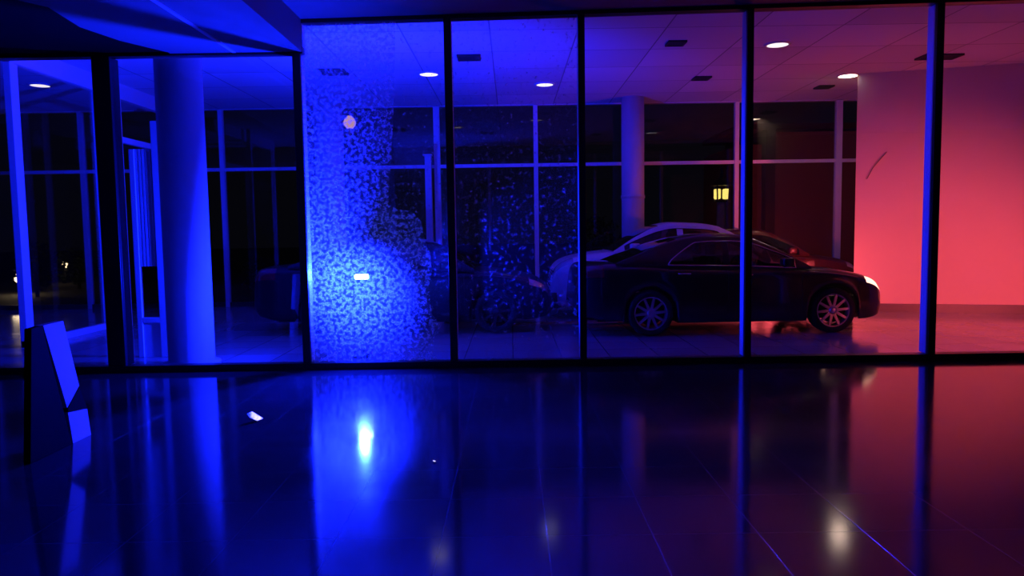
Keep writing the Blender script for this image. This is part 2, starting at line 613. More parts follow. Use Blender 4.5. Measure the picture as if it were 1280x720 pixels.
# ------------------------------------------------------------------ entrance side (left)
# inner glazed partition that runs in depth
part = sroot('window_11', 'glazed entrance partition running into the showroom')
XP = PY(10, 78, 10.5).x
ZPH = PY(10, 78, 10.5).z
for (y, w) in ((10.5, 0.10), (10.62, 0.03), (12.65, 0.085)):
    box('post', XP - w * 0.5, XP + w * 0.5, y - 0.05, y + 0.05, 0, HC, M_white, part, 0.006)
box('header', XP - 0.06, XP + 0.06, 10.45, 14.9, ZPH, HC, M_white, part)
box('sill', XP - 0.04, XP + 0.04, 10.45, 12.7, 0, 0.1, M_white, part)
box('pane', XP - 0.005, XP + 0.005, 10.6, 12.6, 0.1, ZPH, M_glass, part)
part = sroot('window_12', 'glazed partition bay behind the dark post')
XQ = PY(152, 175, 13.06).x
ZQ = PY(152, 175, 13.06).z
box('transom', XQ - 0.04, XQ + 0.04, 12.9, 14.85, ZQ - 0.05, ZQ + 0.05, M_white, part)
box('post', XQ - 0.05, XQ + 0.05, 12.9, 13.0, 0, HC, M_white, part)
box('post', XQ - 0.05, XQ + 0.05, 14.75, 14.85, 0, HC, M_white, part)
# tall white framed door close behind the glass
YD = 9.5
door = sroot('door_1', 'tall white framed entrance door with grooved upper panel')
dx0, dx1 = PY(166, 300, YD).x, PY(207, 300, YD).x
dz1 = PY(185, 186, YD).z
zr1 = PY(185, 333, YD).z
zr2 = PY(185, 397, YD).z
wL, wR = 0.07, 0.13
box('stile', dx0, dx0 + wL, YD, YD + 0.06, 0, dz1, M_white, door, 0.006)
box('stile', dx1 - wR, dx1, YD, YD + 0.06, 0, dz1 + 0.35, M_white, door, 0.006)
bm = bmesh.new()
nsl = 5
pw = (dx1 - wR - dx0 - wL) / nsl
for k in range(nsl):
    a = dx0 + wL + pw * k
    add_box(bm, a + 0.004, a + pw - 0.012, YD + 0.01, YD + 0.045, zr1, dz1)
add_box(bm, dx0 + wL, dx1 - wR, YD + 0.03, YD + 0.05, zr1, dz1)
from_bm('slatted_panel', bm, M_white, door)
box('rail', dx0 + wL, dx1 - wR, YD, YD + 0.06, zr2 - 0.07, zr2, M_white, door, 0.005)
box('lower_panel', dx0 + wL, dx1 - wR, YD + 0.015, YD + 0.045, 0.0, zr2 - 0.07, M_white, door, 0.004)
box('pane', dx0 + wL, dx1 - wR, YD + 0.025, YD + 0.035, zr2, zr1, M_farglass, door)

# ------------------------------------------------------------------ ceiling fittings
GL = 'round ceiling downlights in the showroom'
light_labels = ['small round downlight glowing in the ceiling behind the left glass partition',
                'white downlight in the blue ceiling above the shattered pane',
                'white downlight in the blue ceiling above the crazed pane',
                'warm downlight in the purple ceiling just right of a mullion',
                'warm downlight in the red ceiling nearest the white wall']
LPX = [(50, 106), (536, 92), (681, 105), (972, 55), (1060, 94)]
lights = []
for (px, py), lb in zip(LPX, light_labels):
    c = PZ(px, py, HC)
    t = thing('ceiling_light', lb, 'ceiling light', (c.x, c.y, HC), 0, GL)
    bm = bmesh.new()
    add_lathe(bm, [(0.155, -0.004), (0.155, -0.02), (0.185, -0.022), (0.20, 0.0)], seg=28, cap=False)
    from_bm('trim_ring', bm, M_white, t, True)
    lathe('lens', [(0.155, -0.016), (0.10, -0.022), (0.001, -0.024)], M_lenshot if px > 1000 else M_lens, t, seg=28)
    lights.append(c)
GV = 'dark ceiling vents in the showroom'
vents = [((417, 89), 0.44, 'dark ceiling vent above the shattered pane'),
         ((586, 71), 0.36, 'dark ceiling vent just right of the mullion beside the shattered pane'),
         ((845, 53), 0.27, 'dark round ceiling vent in the purple ceiling closest to the glass'),
         ((877, 97), 0.30, 'faint ceiling vent in the purple ceiling near the rear columns'),
         ((1030, 108), 0.30, 'dark ceiling vent beside the downlight nearest the white wall'),
         ((1174, 70), 0.62, 'long dark ceiling vent crossing behind the mullion at the red side')]
for (px, py), w, lb in vents:
    c = PZ(px, py, HC)
    t = thing('ceiling_vent', lb, 'vent', (c.x, c.y, HC), 0, GV)
    h = 0.17 if w > 0.5 else w * 0.5
    bm = bmesh.new()
    add_box(bm, -w / 2, w / 2, -h, -h + 0.03, -0.03, 0)
    add_box(bm, -w / 2, w / 2, h - 0.03, h, -0.03, 0)
    add_box(bm, -w / 2, -w / 2 + 0.03, -h + 0.03, h - 0.03, -0.03, 0)
    add_box(bm, w / 2 - 0.03, w / 2, -h + 0.03, h - 0.03, -0.03, 0)
    from_bm('frame', bm, M_vent, t)
    bm = bmesh.new()
    for k in range(5):
        y = -h + 0.05 + (2 * h - 0.1) * k / 4
        add_box(bm, -w / 2 + 0.03, w / 2 - 0.03, y - 0.012, y + 0.012, -0.024, -0.006)
    from_bm('louvre', bm, M_vent, t)

# ------------------------------------------------------------------ cars


def make_car(name, label, P, paint, loc, rz, lamp_glint=False):
    root = thing(name, label, 'car', loc, rz)
    L = P['L']
    wmax = P['W'] / 2
    fz, fw, fb = interp(P['top']), interp(P['wid']), interp(P['bot'])
    R, xf, xr = P['R'], P['xf'], P['xr']
    arch = R + 0.045
    cab0, cab1 = P['cab'][0], P['cab'][1]     # rear glass base, windscreen base
    hl = P['x1']
    rl = P['x0']
    n = 250
    xs = []
    for i in range(n + 1):
        u = i / n
        xs.append(((rl + hl) / 2 - (hl - rl) / 2 * math.cos(PI * u)) * 0.25 + (rl + (hl - rl) * u) * 0.75)
    tz = [0.0, 0.06, 0.18, 0.36, 0.54, 0.70, 0.82, 0.91, 0.97, 1.0]
    yw = [0.945, 0.972, 0.99, 1.0, 1.0, 0.994, 0.992, 0.985, 0.966, 0.935]
    tops = [(0.88, 0.55), (0.74, 0.86), (0.52, 0.97), (0.26, 1.0), (0.0, 1.0)]

    def section(x):
        w = wmax * fw(x)
        zt = fz(x)
        zs = zt - P['crown'] * min(1, (zt - fb(x)) / 0.4)
        zb = fb(x)
        for xw in (xf, xr):
            dx = abs(x - xw)
            if dx < arch:
                zb = max(zb, R + math.sqrt(arch * arch - dx * dx) * 1.0)
        zb = min(zb, zs - 0.04)
        out = []
        for t, k in zip(tz, yw):
            out.append((w * k, zb + (zs - zb) * t))
        for k, t in tops:
            out.append((w * k, zs + (zt - zs) * t))
        return out
    secs = [section(x) for x in xs]
    nj = len(secs[0])

    parts = {}

    def put(key, quad):
        parts.setdefault(key, []).append(quad)
    dF0, dF1, dR0 = P['doors']
    for i in range(n):
        xm = (xs[i] + xs[i + 1]) / 2
        for j in range(nj - 1):
            zm = (secs[i][j][1] + secs[i][j + 1][1]) / 2
            if j >= 10 and cab0 + 0.08 < xm < cab1 - 0.08:
                continue
            for s in (1, -1):
                q = [(xs[i], s * secs[i][j][0], secs[i][j][1]), (xs[i + 1], s * secs[i + 1][j][0], secs[i + 1][j][1]),
                     (xs[i + 1], s * secs[i + 1][j + 1][0], secs[i + 1][j + 1][1]), (xs[i], s * secs[i][j + 1][0], secs[i][j + 1][1])]
                if s < 0:
                    q = q[::-1]
                side = 'l' if s > 0 else 'r'
                if P['hl'][0] < xm < P['hl'][1] and P['hl'][2] <= j <= P['hl'][3]:
                    key = ('headlight', side)
                elif P['tl'][0] < xm < P['tl'][1] and P['tl'][2] <= j <= P['tl'][3]:
                    key = ('tail_light', side)
                elif xm > hl - 0.42 and j < 6 and xm > xf + arch:
                    key = ('front_bumper', '')
                elif xm < rl + 0.50 and j < 6 and xm < xr - arch:
                    key = ('rear_bumper', '')
                elif j >= 9 and xm > cab1 - 0.1 and xm < hl - 0.16:
                    key = ('hood', '')
                elif j >= 9 and xm < cab0 + 0.1 and xm > rl + 0.05:
                    key = ('trunk_lid', '')
                elif 2 <= j <= 9 and dF0 < xm < dF1:
                    key = ('front_door', side)
                elif 2 <= j <= 9 and dR0 < xm < dF0 and not (xm < xr + arch + 0.02 and j < 6):
                    key = ('rear_door', side)
                else:
                    key = ('body', '')
                put(key, q)
    # end caps
    for i, xx in ((0, xs[0]), (n, xs[-1])):
        s = secs[i]
        poly = [(xx, y, z) for y, z in s] + [(xx, -y, z) for y, z in s[::-1][1:]]
        put(('rear_bumper' if i == 0 else 'front_bumper', ''), poly if i else poly[::-1])

    mats = {'headlight': M_lamp_glint if lamp_glint else M_lamp_clear, 'tail_light': M_lamp_red}
    made = {}

    def build(key, polys, mat, parent):
        bm = bmesh.new()
        cache = {}
        for q in polys:
            vs = []
            for p in q:
                k = (round(p[0], 4), round(p[1], 4), round(p[2], 4))
                if k not in cache:
                    cache[k] = bm.verts.new(p)
                if cache[k] not in vs:
                    vs.append(cache[k])
            if len(vs) >= 3:
                try:
                    bm.faces.new(vs)
                except ValueError:
                    pass
        me = bpy.data.meshes.new(key)
        bm.to_mesh(me)
        bm.free()
        return link(key, me, mat, parent, True)
    for key, polys in parts.items():
        nm = key[0]
        mat = mats.get(nm, paint)
        if nm in ('front_bumper', 'rear_bumper') and P.get('cladding') and nm == 'rear_bumper':
            mat = paint
        made[key] = build(nm, polys, mat, root)

    # ---- cabin
    fr = interp(P['roof'])
    nst = 120
    cxs = [cab0 + (cab1 - cab0) * i / nst for i in range(nst + 1)]
    nsid = 12

    def csec(x):
        w = wmax * fw(x)
        yb = w * 0.925
        zb = fz(x) - P['crown'] * 0.55
        zr = max(fr(x), zb + 0.004)
        k = min(1.0, (zr - zb) / 0.40)
        yr = yb + (P['roofw'] - yb) * k
        ze = max(zb, zr - 0.065 * k)
        out = []
        for a in range(nsid + 1):
            t = a / nsid
            out.append((yb + (yr - yb) * t + 0.022 * math.sin(PI * t) * k, zb + (ze - zb) * t))
        for (dy, dz) in ((0.022, 0.55), (0.065, 0.88)):
            out.append((yr - dy * k, ze + (zr - ze) * dz))
        for f in (0.8, 0.62, 0.42, 0.21, 0.0):
            out.append(((yr - 0.065 * k) * f / 0.9 if f > 0 else 0.0, zr + 0.018 * k * (1 - f * f)))
        return out
    cs = [csec(x) for x in cxs]
    cj = len(cs[0])
    cparts = {}
    g0, g1 = P['glass']

    def gtop(x):
        lim = nsid - 1.0
        q = (x - g0) / 0.42
        return lim if q >= 1 else 1.0 + (lim - 1.0) * math.sqrt(max(q, 0.0)) ** 1.2
    rf, rb = P['rooff'], P['roofr']
    bp = P['bpillar']
    for i in range(nst):
        xm = (cxs[i] + cxs[i + 1]) / 2
        zb, zr = cs[i][0][1], cs[i][-1][1]
        for j in range(cj - 1):
            for s in (1, -1):
                q = [(cxs[i], s * cs[i][j][0], cs[i][j][1]), (cxs[i + 1], s * cs[i + 1][j][0], cs[i + 1][j][1]),
                     (cxs[i + 1], s * cs[i + 1][j + 1][0], cs[i + 1][j + 1][1]), (cxs[i], s * cs[i][j + 1][0], cs[i][j + 1][1])]
                if s < 0:
                    q = q[::-1]
                side = 'l' if s > 0 else 'r'
                key = ('pillars', '')
                if j < nsid:
                    tall = (zr - zb)
                    if 1 <= j and j + 0.5 < gtop(xm) and tall > 0.17 and g0 < xm < g1:
                        if xm > bp + 0.045:
                            key = ('front_window', side)
                        elif xm < bp - 0.045:
                            key = ('rear_side_window', side)
                elif j >= nsid + 2:
                    if xm > rf:
                        key = ('windscreen', '')
                    elif xm < rb:
                        key = ('rear_window', '')
                    else:
                        key = ('roof', '')
                elif rb < xm < rf:
                    key = ('roof', '')
                cparts.setdefault(key, []).append(q)
    for key, polys in cparts.items():
        mat = paint if key[0] in ('pillars', 'roof') else M_carglass
        build(key[0], polys, mat, root)

    # chrome line round the side glass, door handles, shut lines
    for s in (1, -1):
        idx = [i for i in range(nst) if (cs[i][-1][1] - cs[i][0][1]) > 0.17 and P['glass'][0] < cxs[i] < P['glass'][1]]
        up = []
        for i in idx:
            g = gtop(cxs[i])
            k = min(int(g), nsid - 1)
            f = g - k
            a, b = cs[i][k], cs[i][k + 1]
            up.append((cxs[i], s * (a[0] + (b[0] - a[0]) * f + 0.006), a[1] + (b[1] - a[1]) * f))
        lo = [(cxs[i], s * (cs[i][1][0] + 0.006), cs[i][1][1]) for i in idx]
        bm = bmesh.new()
        loop = up[::2] + [up[-1]] + lo[::-1][::2] + [lo[0], up[0]]
        add_tube(bm, loop, P['chrome'], 6, False)
        from_bm('window_trim', bm, M_chrome if P['chrome'] > 0.008 else M_trim, root, True)
        for xx in (dF0, dF1, dR0):
            sec = section(xx)
            tube('shut_line', [(xx, s * (y + 0.0015), z) for y, z in sec[2:10]], 0.004, M_trim, root, 5)
        for (xx, key) in ((dF0 + 0.16, 'front_door'), (dR0 + 0.14, 'rear_door')):
            sec = section(xx)
            y, z = sec[7]
            pts = [(xx, s * (y - 0.01), z), (xx + 0.02, s * (y + 0.022), z + 0.005), (xx + 0.10, s * (y + 0.026), z + 0.008), (xx + 0.18, s * (y + 0.022), z + 0.005), (xx + 0.20, s * (y - 0.01), z)]
            k2 = (key, 'l' if s > 0 else 'r')
            tube('door_handle', pts, 0.012, M_chrome if P['chrome'] > 0.008 else paint, made.get(k2, root))
        # mirror
        mxp = P['mirror']
        yb = wmax * fw(mxp) * 0.93
        zb = fz(mxp) - 0.02
        bm = bmesh.new()
        add_box(bm, mxp - 0.09, mxp + 0.08, yb + 0.06, yb + 0.24, zb + 0.02, zb + 0.15)
        bevel(bm, 0.035, 3)
        add_tube(bm, [(mxp + 0.04, yb - 0.04, zb + 0.03), (mxp + 0.03, yb + 0.09, zb + 0.06)], 0.022, 6)
        if s < 0:
            bmesh.ops.scale(bm, vec=(1, -1, 1), verts=bm.verts)
        from_bm('side_mirror', bm, paint, root, True)
    # grille and lower intake
    gz0, gz1, gw = P['grille']
    bm = bmesh.new()
    for a in range(6):
        z = gz0 + (gz1 - gz0) * a / 5

        def xat(zz, yy):
            # front surface x where the top profile falls to zz, bowed back towards the sides
            best = hl
            for x in xs[::-1]:
                if fz(x) - 0.02 > zz and wmax * fw(x) * 0.97 > abs(yy):
                    best = x
                    break
            return best
        pts = [(xat(z, y) + 0.012, y, z) for y in [gw * t / 8 for t in range(-8, 9)]]
        add_tube(bm, pts, 0.012, 6)
    from_bm('grille', bm, M_chrome if P['chrome'] > 0.008 else M_trim, root, True)
    # lower dark sill / underbody
    bm = bmesh.new()
    add_box(bm, rl + 0.35, hl - 0.35, -wmax * 0.62, wmax * 0.62, P['clear'], 0.52)
    add_box(bm, xr + arch + 0.02, xf - arch - 0.02, -wmax * 0.93, wmax * 0.93, P['clear'], P['clear'] + 0.14)
    from_bm('underbody', bm, M_trim, root)
    if P.get('cladding'):
        for s in (1, -1):
            for xw in (xf, xr):
                pts = []
                for k in range(17):
                    a = PI * k / 16
                    x = xw + math.cos(a) * arch
                    pts.append((x, s * (wmax * fw(x) * 0.985), max(R + math.sin(a) * arch, 0.3)))
                tube('arch_trim', pts, 0.035, M_trim, root, 6)
        ys = [wmax * 0.8 * t / 8 for t in range(-8, 9)]
        tube('lower_bumper', [(xat(0.5, y) - 0.02, y, 0.34) for y in ys], 0.15, M_trim, root, 8)
    # seats, wheel, dashboard
    for (sx, sy) in ((P['seat'], 0.37), (P['seat'], -0.37)):
        bm = bmesh.new()
        z0 = P['seatz']
        add_box(bm, sx - 0.05, sx + 0.45, sy - 0.25, sy + 0.25, z0 - 0.12, z0)
        add_prism(bm, [Vector((sx - 0.05, sy - 0.24, z0)), Vector((sx + 0.08, sy - 0.24, z0)), Vector((sx - 0.14, sy - 0.21, z0 + 0.62)), Vector((sx - 0.24, sy - 0.21, z0 + 0.60))], Vector((0, 0.46, 0)))
        add_box(bm, sx - 0.27, sx - 0.17, sy - 0.13, sy + 0.13, z0 + 0.64, z0 + 0.81)
        bevel(bm, 0.025, 2)
        from_bm('seat', bm, M_seat, root)
    bm = bmesh.new()
    sx = P['seat'] - 0.95
    z0 = P['seatz']
    add_box(bm, sx - 0.05, sx + 0.45, -0.62, 0.62, z0 - 0.12, z0)
    add_prism(bm, [Vector((sx - 0.05, -0.62, z0)), Vector((sx + 0.08, -0.62, z0)), Vector((sx - 0.14, -0.58, z0 + 0.55)), Vector((sx - 0.24, -0.58, z0 + 0.53))], Vector((0, 1.2, 0)))
    bevel(bm, 0.025, 2)
    from_bm('rear_seat', bm, M_seat, root)
    box('dashboard', cab1 - 0.62, cab1 - 0.25, -wmax * 0.75, wmax * 0.75, P['seatz'] + 0.1, fz(cab1) - 0.07, M_trim, root, 0.03)
    bm = bmesh.new()
    cxw, czw = cab1 - 0.78, fz(cab1) - 0.06
    ring = [(cxw + 0.18 * math.sin(a) * 0.35, 0.37 + 0.185 * math.cos(a), czw + 0.185 * math.sin(a)) for a in [2 * PI * k / 24 for k in range(25)]]
    add_tube(bm, ring, 0.014, 6, False)
    add_tube(bm, [(cxw, 0.19, czw), (cxw + 0.03, 0.37, czw), (cxw, 0.555, czw)], 0.016, 6)
    from_bm('steering_wheel', bm, M_trim, root, True)

    # ---- wheels: tyre > rim, hub cap, brake disc
    tw = 0.11
    rimm = P.get('rimmat') or M_alloy
    for xw in (xf, xr):
        for s in (1, -1):
            yo = s * (wmax * 0.955 * min(1, fw(xw) + 0.02) - tw)
            bm = bmesh.new()
            rr = P['rim']
            prof = [(rr * 0.97, -tw * 0.8), (rr, -tw * 0.95), (R * 0.93, -tw), (R * 0.985, -tw * 0.8), (R, -tw * 0.5), (R, tw * 0.5), (R * 0.985, tw * 0.8), (R * 0.93, tw), (rr, tw * 0.95), (rr * 0.97, tw * 0.8)]
            add_lathe(bm, prof, 'y', 48, cap=False)
            ty = from_bm('wheel', bm, M_tyre, root, True)
            ty.location = (xw, yo, R)
            bm = bmesh.new()
            f = s * tw * 0.88
            add_lathe(bm, [(rr * 0.9, f - s * 0.03), (rr * 0.93, f), (rr * 1.0, f + s * 0.004), (rr * 1.0, f - s * 0.10), (rr * 0.9, f - s * 0.10)], 'y', 48, cap=False)
            ns = P['spokes']
            for k in range(ns):
                a = 2 * PI * k / ns + 0.1
                for da in ((-0.16, 0.16) if P['ysp'] else (0,)):
                    w0, w1 = (0.014, 0.011) if P['ysp'] else (0.022, 0.016)
                    ca, sa = math.cos(a), math.sin(a)
                    cb, sb = math.cos(a + da), math.sin(a + da)
                    p0 = Vector((ca * rr * 0.16, f - s * 0.012, sa * rr * 0.16))
                    p1 = Vector((cb * rr * 0.95, f - s * 0.004, sb * rr * 0.95))
                    tdir = (p1 - p0).normalized()
                    nrm2 = tdir.cross(Vector((0, 1, 0))).normalized()
                    add_prism(bm, [p0 + nrm2 * w0, p0 - nrm2 * w0, p1 - nrm2 * w1, p1 + nrm2 * w1], Vector((0, -s * 0.03, 0)))
            from_bm('rim', bm, rimm, ty)
            lathe('hub_cap', [(rr * 0.24, f - s * 0.03), (rr * 0.23, f - s * 0.002), (rr * 0.12, f + s * 0.006), (0.002, f + s * 0.007)], rimm, ty, 'y', 24)
            lathe('brake_disc', [(rr * 0.74, f - s * 0.075), (rr * 0.74, f - s * 0.06), (0.002, f - s * 0.06)], M_trim, ty, 'y', 32)
    return root


SEDAN = dict(
    L=4.66, W=1.80, R=0.335, rim=0.245, xf=1.34, xr=-1.34, crown=0.065, clear=0.19, spokes=10, ysp=False,
    top=[(-2.43, 0.52), (-2.41, 0.78), (-2.37, 0.98), (-2.30, 1.045), (-2.1, 1.07), (-1.7, 1.075), (-0.8, 1.03), (0.2, 1.0), (0.9, 0.985), (1.3, 0.955), (1.65, 0.90), (1.95, 0.82), (2.1, 0.73), (2.19, 0.61), (2.23, 0.46)],
    wid=[(-2.43, 0.70), (-2.38, 0.79), (-2.25, 0.88), (-2.0, 0.955), (-1.5, 0.985), (-0.8, 1.0), (0.6, 1.0), (1.2, 0.99), (1.6, 0.95), (1.9, 0.87), (2.08, 0.76), (2.18, 0.63), (2.23, 0.48)],
    bot=[(-2.43, 0.40), (-2.3, 0.30), (-1.9, 0.23), (-1.0, 0.20), (1.0, 0.19), (1.8, 0.20), (2.1, 0.24), (2.23, 0.32)],
    cab=(-1.84, 1.02), roof=[(-1.84, 1.075), (-1.5, 1.20), (-1.15, 1.335), (-0.8, 1.425), (-0.4, 1.465), (-0.1, 1.465), (0.2, 1.42), (0.52, 1.28), (1.02, 0.985)],
    roofw=0.60, rooff=0.16, roofr=-0.92, bpillar=-0.22, glass=(-1.08, 0.80), doors=(-0.22, 0.86, -1.10), mirror=0.60,
    chrome=0.012, hl=(1.86, 2.15, 7, 9), tl=(-2.41, -2.02, 6, 9), grille=(0.42, 0.66, 0.46), seat=-0.12, seatz=0.52, x0=-2.43, x1=2.23)

HATCH = dict(
    L=3.80, W=1.72, R=0.32, rim=0.22, xf=1.17, xr=-1.22, crown=0.07, clear=0.2, spokes=5, ysp=True, cladding=True,
    top=[(-1.90, 0.60), (-1.88, 0.90), (-1.84, 1.08), (-1.7, 1.18), (-1.0, 1.2), (0.0, 1.19), (0.75, 1.19), (1.1, 1.16), (1.45, 1.10), (1.68, 1.02), (1.80, 0.92), (1.87, 0.76), (1.90, 0.56)],
    wid=[(-1.90, 0.78), (-1.84, 0.88), (-1.65, 0.96), (-1.2, 0.99), (-0.5, 1.0), (0.7, 1.0), (1.2, 0.99), (1.5, 0.95), (1.70, 0.88), (1.83, 0.78), (1.90, 0.66)],
    bot=[(-1.90, 0.42), (-1.7, 0.3), (-0.8, 0.24), (0.8, 0.23), (1.7, 0.24), (1.90, 0.34)],
    cab=(-1.80, 0.80), roof=[(-1.80, 1.18), (-1.62, 1.30), (-1.35, 1.46), (-1.08, 1.59), (-0.75, 1.645), (-0.3, 1.665), (0.0, 1.61), (0.36, 1.45), (0.80, 1.19)],
    roofw=0.58, rooff=-0.02, roofr=-1.12, bpillar=-0.38, glass=(-1.45, 0.60), doors=(-0.38, 0.62, -1.0), mirror=0.46,
    chrome=0.007, hl=(1.50, 1.86, 8, 10), tl=(-1.88, -1.68, 6, 9), grille=(0.60, 0.84, 0.5), seat=-0.20, seatz=0.68, x0=-1.90, x1=1.90)

# black sedan in front, nose to the right
wR_ = PZ(810, 418, 0)
wF_ = PZ(1031, 414, 0)
mid = (wR_ + wF_) / 2
yaw = math.atan2(wF_.y - wR_.y, wF_.x - wR_.x)
print('WHEELS', wR_, wF_, (wF_ - wR_).length, yaw)
yaw = max(-0.02, min(0.05, yaw))
near = 0.90 * 0.955 - 0.22
c = Vector((mid.x, mid.y + near, 0))
make_car('sedan', 'glossy black sedan with chrome window trim and ten-spoke wheels facing the red wall', SEDAN, M_paintblack, (c.x, c.y, 0), yaw, True)
# dark car behind the shattered pane, nose to the right
x2 = PY(690, 380, 11.9).x
S2 = dict(SEDAN)
S2.update(chrome=0.006, spokes=7, rimmat=M_trim)
make_car('sedan', 'unlit dark car parked behind the shattered and crazed panes', S2, M_paintnavy, (x2 - 2.23, 12.1, 0), 0.0)
# small white hatchback behind the black sedan, nose to the left
nose = PY(686, 330, 13.3).x
make_car('hatchback', 'white car parked behind the black sedan with its nose towards the blue side', HATCH, M_paintwhite, (nose + 1.9, 13.6, 0), PI)
# dark red car at the back near the wall, nose to the right
S4 = dict(SEDAN)
S4.update(chrome=0.006, spokes=5, ysp=True)
c4 = make_car('sedan', 'dark red car whose front end shows between the black sedan and the white wall', S4, M_paintred, (0, 0, 0), 0.0)
c4.location = (PY(1066, 335, 15.2).x - 2.23 * 0.92, 15.32, 0)
c4.scale = (0.92, 0.80, 1.04)

# ------------------------------------------------------------------ loose things
# strobe behind the shattered glass
LP = PY(452, 346, 9.3)
st = thing('strobe_lamp', 'small blue-white strobe lamp glowing behind the shattered pane', 'lamp', (LP.x, LP.y, 0))
lathe('stand_base', [(0.14, 0), (0.14, 0.015), (0.03, 0.03)], M_black, st, seg=24)
lathe('pole', [(0.012, 0.03), (0.012, LP.z - 0.06)], M_black, st, seg=10)
box('housing', -0.10, 0.10, -0.035, 0.035, LP.z - 0.075, LP.z - 0.03, M_black, st, 0.008)
box('lens', -0.085, 0.085, -0.03, 0.03, LP.z - 0.03, LP.z + 0.03, M_strobe, st, 0.012)

# pale post between shattered pane and rear windows
yp = 15.3
pt, pb = PY(535, 193, yp), PY(537, 311, yp)
t = thing('display_post', 'pale slim post with flat cap standing behind the shattered pane', 'post', (pt.x, yp, 0))
box('post_shaft', -0.065, 0.065, -0.065, 0.065, 0.02, pt.z - 0.03, M_postmetal, t, 0.006)
box('post_cap', -0.10, 0.085, -0.09, 0.09, pt.z - 0.03, pt.z, M_postmetal, t, 0.005)
lathe('post_foot', [(0.16, 0), (0.16, 0.015), (0.08, 0.02)], M_postmetal, t, seg=24)

# black wedge floor sign at the left
b0 = PZ(38, 580, 0)


def PX(px, py, x):
    r = ray(px, py)
    return Vector((0, 0, CAMZ)) + r * (x / r.x)


sg = thing('floor_sign', 'black wedge-shaped floor sign with a slanted blue-lit board at its back', 'sign', (b0.x, b0.y, 0))
SXX = b0.x


def local(pxs, z0=None):
    out = []
    for (px, py) in pxs:
        q = PX(px, py, SXX) - Vector((b0.x, b0.y, 0))
        q.x = 0.0
        if q.z < 0.03:
            q.z = 0.0
        out.append(q)
    return out


prism('wedge_body', local([(38, 580), (90, 556), (53, 407), (39, 411)]), (-0.05, 0, 0), M_black, sg, 0.004)
prism('slanted_board', local([(54, 407), (79, 401), (99, 482), (84, 510)]), (-0.06, 0, 0), M_panel, sg)
prism('base_block', local([(85, 516), (109, 511), (114, 546), (91.5, 555)]), (-0.06, 0, 0), M_panel, sg)
prism('gap_shadow', local([(85, 511), (99.5, 484), (109, 510), (85.5, 515)]), (-0.05, 0, 0), M_black, sg)  # black filler standing in for the shadow in the gap

# bits of broken glass on the dark floor
GS = 'bits of broken glass on the dark floor'


def shard(name, px, py, size, target, label, tall=1.0):
    p = PZ(px, py, 0.01)
    tocam = (Vector((0, 0, CAMZ)) - p).normalized()
    if target is not None:
        nn = (tocam + (Vector(target) - p).normalized()).normalized()
    else:
        nn = Vector((random.uniform(-0.1, 0.1), random.uniform(-0.1, 0.1), 1)).normalized()
    a = nn.cross(Vector((0, 1, 0))).normalized()
    b = nn.cross(a)
    poly = [(-0.5, -0.35), (0.45, -0.5), (0.55, 0.2), (0.2, 0.5), (-0.35, 0.4)]
    pts = [(a * x * size + b * y * size * tall) for x, y in poly]
    low = min(q.z for q in pts)
    bm = bmesh.new()
    add_prism(bm, pts, -nn * 0.006)
    o = from_bm(name, bm, M_shard)
    o.location = (p.x, p.y, 0.006 - low)
    tag(o, label, 'glass shard', GS)
    return o


shard('glass_shard', 319, 524, 0.12, lights[1], 'bright glinting shard lying on the dark floor in front of the shattered pane', 1.0)
shard('glass_shard', 543, 576, 0.02, lights[2], 'tiny glinting crumb on the dark floor below the mullion')
# ------------------------------------------------------------------ outside, behind the rear windows
bl = thing('building', 'dark neighbouring building beyond the rear windows on the red side', 'building', (6.6, 27, -0.02))
box('wall_block', 2.95, 8.0, 0, 5, 0, 5.0, M_brick, bl)
box('side_wing', 1.7, 2.6, 0.3, 5, 0, 4.6, M_brick, bl)
box('pilaster', 2.6, 2.95, -0.15, 5.0, 0, 5.1, M_dkalu, bl)
box('parapet', 1.65, 8.05, -0.05, 5.0, 5.1, 5.3, M_dkalu, bl)


def lamp_post(px, py, y, r, mat, mpost, label, name='lamp_post', light=None, base_r=0.06):
    p = PY(px, py, y)
    t = thing(name, label, 'lamp post', (p.x, y, -0.02))
    lathe('post', [(base_r * 1.6, 0), (base_r * 1.6, 0.1), (base_r, 0.12), (base_r, p.z - r)], mpost, t, seg=16)
    lathe('lamp_globe', [(r * 0.5, p.z - r), (r * 0.95, p.z - r * 0.4), (r, p.z), (r * 0.8, p.z + r * 0.5), (r * 0.3, p.z + r)], mat, t, seg=20)
    lathe('lamp_cap', [(r * 1.05, p.z + r), (r * 0.9, p.z + r * 1.2), (0.02, p.z + r * 1.7)], M_dkalu, t, seg=20)
    return p


def lamp_post2(px, py, y, label):
    p = PY(px, py, y)
    t = thing('lantern_post', label, 'lamp post', (p.x, y, -0.02))
    lathe('post', [(0.2, 0), (0.2, 0.06), (0.12, 0.08), (0.12, p.z - 0.18)], M_postmetal, t, seg=20)
    bm = bmesh.new()
    for k in range(4):
        a = PI / 4 + k * PI / 2
        add_tube(bm, [(0.2 * math.cos(a), 0.2 * math.sin(a), p.z - 0.18), (0.22 * math.cos(a), 0.22 * math.sin(a), p.z + 0.22)], 0.02, 6)
    add_box(bm, -0.2, 0.2, -0.2, 0.2, p.z - 0.2, p.z - 0.17)
    add_lathe(bm, [(0.3, p.z + 0.22), (0.05, p.z + 0.42), (0.02, p.z + 0.7)], seg=4)
    from_bm('lantern_cage', bm, M_dkalu, t)
    for s in (-1, 1):
        box('lantern_bulb', s * 0.11 - 0.07, s * 0.11 + 0.07, -0.1, 0.1, p.z - 0.12, p.z + 0.14, M_yellow, t, 0.03)
    return p


